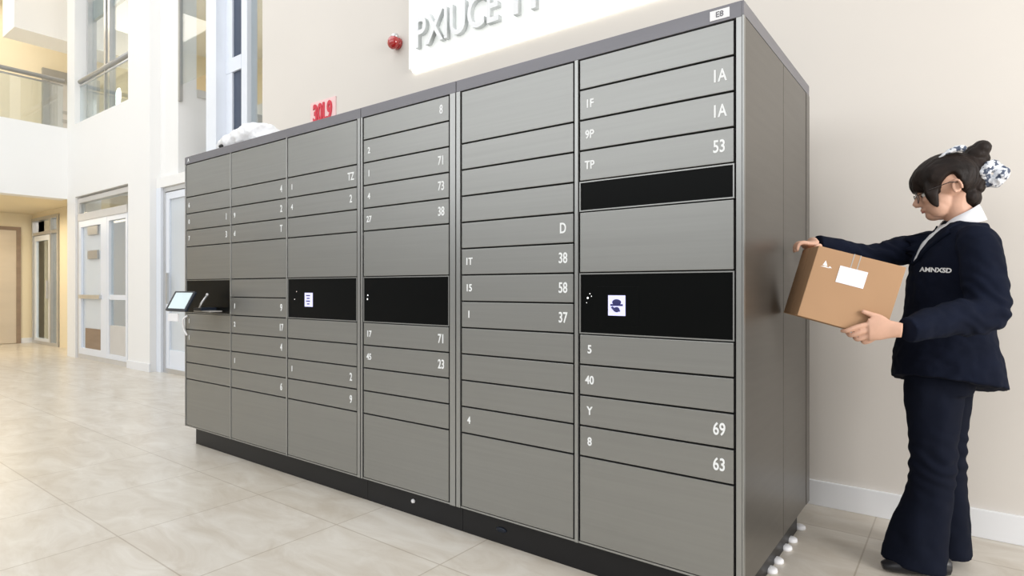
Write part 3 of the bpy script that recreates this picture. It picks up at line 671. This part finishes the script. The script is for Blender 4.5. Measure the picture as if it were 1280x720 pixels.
def jf(c, n_):
    f = folds(.007, 11)(c, n_)
    # creases across the elbow and the sleeves
    dl = min((c-ELL_).length, (c-ELR).length)
    return f + .005*math.exp(-(dl/.12)**2)*math.sin(c.z*120+c.x*90+4*noise.noise(c*12)) + .003*noise.noise(c*34)
me = baked(bm, .006, 5, jf)
slope = lambda c: (c-Vector((.52, .89, 0))).dot(ft)
for v in me.vertices:
    k = max(0, min(1, (.90-v.co.z)/.185)); v.co.z += k*(.020+.16*slope(v.co))
jk = obj('jacket', me, M['navy'], pr, True)
dgm = jk.data
# ray-cast helper on the jacket to lay collar, lapels and badge on the cloth
from mathutils.bvhtree import BVHTree
keep = [p for p in dgm.polygons if (p.center-Vector((.545, .92, p.center.z))).dot(lt_) > -.13 and (p.center-Vector((.545, .92, p.center.z))).dot(lt_) < .13 and (p.center-Vector((.545, .92, p.center.z))).dot(ft) < .175]
bvh = BVHTree.FromPolygons([v.co.copy() for v in dgm.vertices], [tuple(p.vertices) for p in keep])
def on_cloth(p, d, off):
    h = bvh.ray_cast(Vector(p), Vector(d).normalized())
    if h[0] is None: return Vector(p)+Vector(d).normalized()*.14
    return h[0] + h[1]*off
def patch(quad_rows, thick, name, m, parent, cdir):
    """sheet laid on the cloth: rows of points on a projection plane in front of the chest, cast back to the cloth"""
    bm = bmesh.new(); top = []; bot = []
    for row in quad_rows:
        a, b_ = [], []
        for p in row:
            h = on_cloth(p, cdir, thick); hb_ = on_cloth(p, cdir, -.004); a.append(bm.verts.new(h)); b_.append(bm.verts.new(hb_))
        top.append(a); bot.append(b_)
    R_, K = len(top), len(top[0])
    for i in range(R_-1):
        for j in range(K-1):
            bm.faces.new((top[i][j], top[i][j+1], top[i+1][j+1], top[i+1][j])); bm.faces.new((bot[i][j], bot[i+1][j], bot[i+1][j+1], bot[i][j+1]))
    for i in range(R_-1):
        bm.faces.new((top[i][0], top[i+1][0], bot[i+1][0], bot[i][0])); bm.faces.new((top[i][K-1], bot[i][K-1], bot[i+1][K-1], top[i+1][K-1]))
    for j in range(K-1):
        bm.faces.new((top[0][j], bot[0][j], bot[0][j+1], top[0][j+1])); bm.faces.new((top[R_-1][j], top[R_-1][j+1], bot[R_-1][j+1], bot[R_-1][j]))
    bmesh.ops.recalc_face_normals(bm, faces=bm.faces[:]); return obj(name, bm, m, parent, True)
def chest(s, z): return Vector((.55, .925, 0)) + ft*.35 + lt_*s + Vector((0, 0, z))
# shirt front in the V
rows = []
for i in range(13):
    t_k = i/12; z = 1.352-.15*t_k; hw = .052*(1-t_k)**.8+.003; rows.append([chest(-hw+2*hw*j/6+.004, z) for j in range(7)])
sh = patch(rows, .004, 'shirt', M['shirt'], pr, -ft)
for s in (1, -1):
    rows = []
    for i in range(13):
        t_k = i/12; z = 1.350-.155*t_k; ie = .050*(1-t_k)**.8+.002; wl = .010+.050*math.sin(math.pi*min(1, t_k*1.15+.12))**.8 if t_k < .98 else .004
        if t_k < .2: wl = .022+.1*t_k
        elif t_k < .28: wl = .062
        else: wl = .060*(1-(t_k-.28)/.72)+.004
        rows.append([chest(s*(ie+wl*j/4)+.004, z) for j in range(5)])
    patch(rows, .009, 'lapel', M['navy'], jk, -ft)
# shirt collar around the neck
bm = bmesh.new(); N = 40; lo_o, hi_o, hi_i, lo_i = [], [], [], []
nc = Vector((.570, .928, 1.362))
for k in range(N):
    a = 2*math.pi*(k+.5)/N; c, s = math.cos(a), math.sin(a)        # a=0 front
    d = ft*c + lt_*s; opn = max(0, c)**6
    zlo = 1.345 - .022*c - .020*opn; zhi = 1.396 - .034*c - .028*opn
    ro_l = .073+.010*max(0, c); ro_h = .061+.006*max(0, c)
    base = Vector((.570, .928, 0)); sh_ = Vector((-.012, -.002, 0))
    lo_o.append(bm.verts.new(base+d*ro_l+Vector((0, 0, zlo)))); hi_o.append(bm.verts.new(base+sh_+d*ro_h+Vector((0, 0, zhi))))
    hi_i.append(bm.verts.new(base+sh_+d*(ro_h-.004)+Vector((0, 0, zhi-.001)))); lo_i.append(bm.verts.new(base+d*(ro_l-.006)+Vector((0, 0, zlo))))
for k in range(N):
    if k == N-1: continue     # collar opening at the front
    q = (k+1) % N
    for A_, B_ in ((lo_o, hi_o), (hi_o, hi_i), (hi_i, lo_i), (lo_i, lo_o)): bm.faces.new((A_[k], A_[q], B_[q], B_[k]))
bmesh.ops.recalc_face_normals(bm, faces=bm.faces[:]); obj('shirt_collar', bm, M['shirt'], sh, True)
# badge text on the left chest
nd = (ft*.30+lt_*.95).normalized(); cb = Vector((.485, .77, 1.172))
bvh2 = BVHTree.FromPolygons([v.co.copy() for v in dgm.vertices], [tuple(p.vertices) for p in dgm.polygons])
h = bvh2.ray_cast(cb+nd*.3, -nd); pos = (h[0] if h[0] else cb)+nd*.004
rx = nd.cross(Vector((0, 0, 1))).normalized()*-1; up = Vector((0, 0, 1)) 
rx = Vector((-nd.y, nd.x, 0)); R = Matrix(((rx.x, up.x, nd.x, 0), (rx.y, up.y, nd.y, 0), (rx.z, up.z, nd.z, 0), (0, 0, 0, 1)))
me = text_mesh('AMNXSD', .0235, .001, .0009); me.transform(Matrix.Translation(pos) @ R @ Matrix.Rotation(math.radians(-5), 4, 'Z'))
for v in me.vertices:
    hh = bvh2.ray_cast(v.co+nd*.08, -nd)
    if hh[0]: v.co = v.co + nd*((hh[0]-pos).dot(nd)+.0035 - 0*nd.dot(nd))
obj('chest_badge', me, M['mark'], jk)
# trousers
bm = bmesh.new()
tube(bm, *smoothpath([(.495, .915, .93), (.490, .915, .84), (.492, .915, .76), (.492, .915, .70)], [(.10, .13), (.118, .155), (.120, .165), (.10, .15)], 4), ref=ft, n=36)
tube(bm, *smoothpath([(.478, .845, .80), (.474, .842, .68), (.476, .838, .55), (.478, .834, .44), (.462, .830, .30), (.432, .826, .16), (.415, .822, .028)], [(.098, .086), (.094, .086), (.084, .080), (.076, .076), (.078, .078), (.096, .086), (.112, .092)], 5), ref=(1, 0, 0), n=32)
tube(bm, *smoothpath([(.505, .985, .80), (.510, .99, .68), (.508, 1.0, .55), (.510, 1.008, .44), (.512, 1.012, .30), (.512, 1.016, .16), (.510, 1.02, .030)], [(.098, .086), (.090, .084), (.078, .078), (.070, .072), (.072, .074), (.082, .080), (.092, .084)], 5), ref=(1, 0, 0), n=32)
def tf(c, n_):
    f = .006*noise.noise(Vector((c.x*16, c.y*16, c.z*5))) + .004*noise.noise(c*22)
    return f + .0035*math.exp(-((c.z-.43)/.10)**2)*math.sin(c.z*120+c.x*50+3*noise.noise(c*9))
me = baked(bm, .007, 4, tf)
for v in me.vertices: v.co.z = max(v.co.z, .022)
obj('trousers', me, M['navy2'], pr, True)
# shoes
for (tx, ty, hx, hy) in ((.315, .755, .53, .835), (.305, .985, .555, 1.02)):
    bm = bmesh.new(); a, b_ = Vector((hx, hy, 0)), Vector((tx, ty, 0)); L = b_-a
    pts = [a+L*k+Vector((0, 0, z)) for k, z in ((0, .042), (.15, .045), (.4, .045), (.65, .034), (.85, .027), (1, .020))]
    tube(bm, *smoothpath(pts, [(.030, .022), (.040, .032), (.040, .034), (.030, .040), (.024, .036), (.014, .020)]), ref=(0, 0, 1), n=24)
    for v in bm.verts: v.co.z = max(v.co.z, .001)
    me = baked(bm, .004, 2); 
    for v in me.vertices: v.co.z = max(v.co.z, .0015)
    obj('shoe', me, M['shoe'], pr, True)
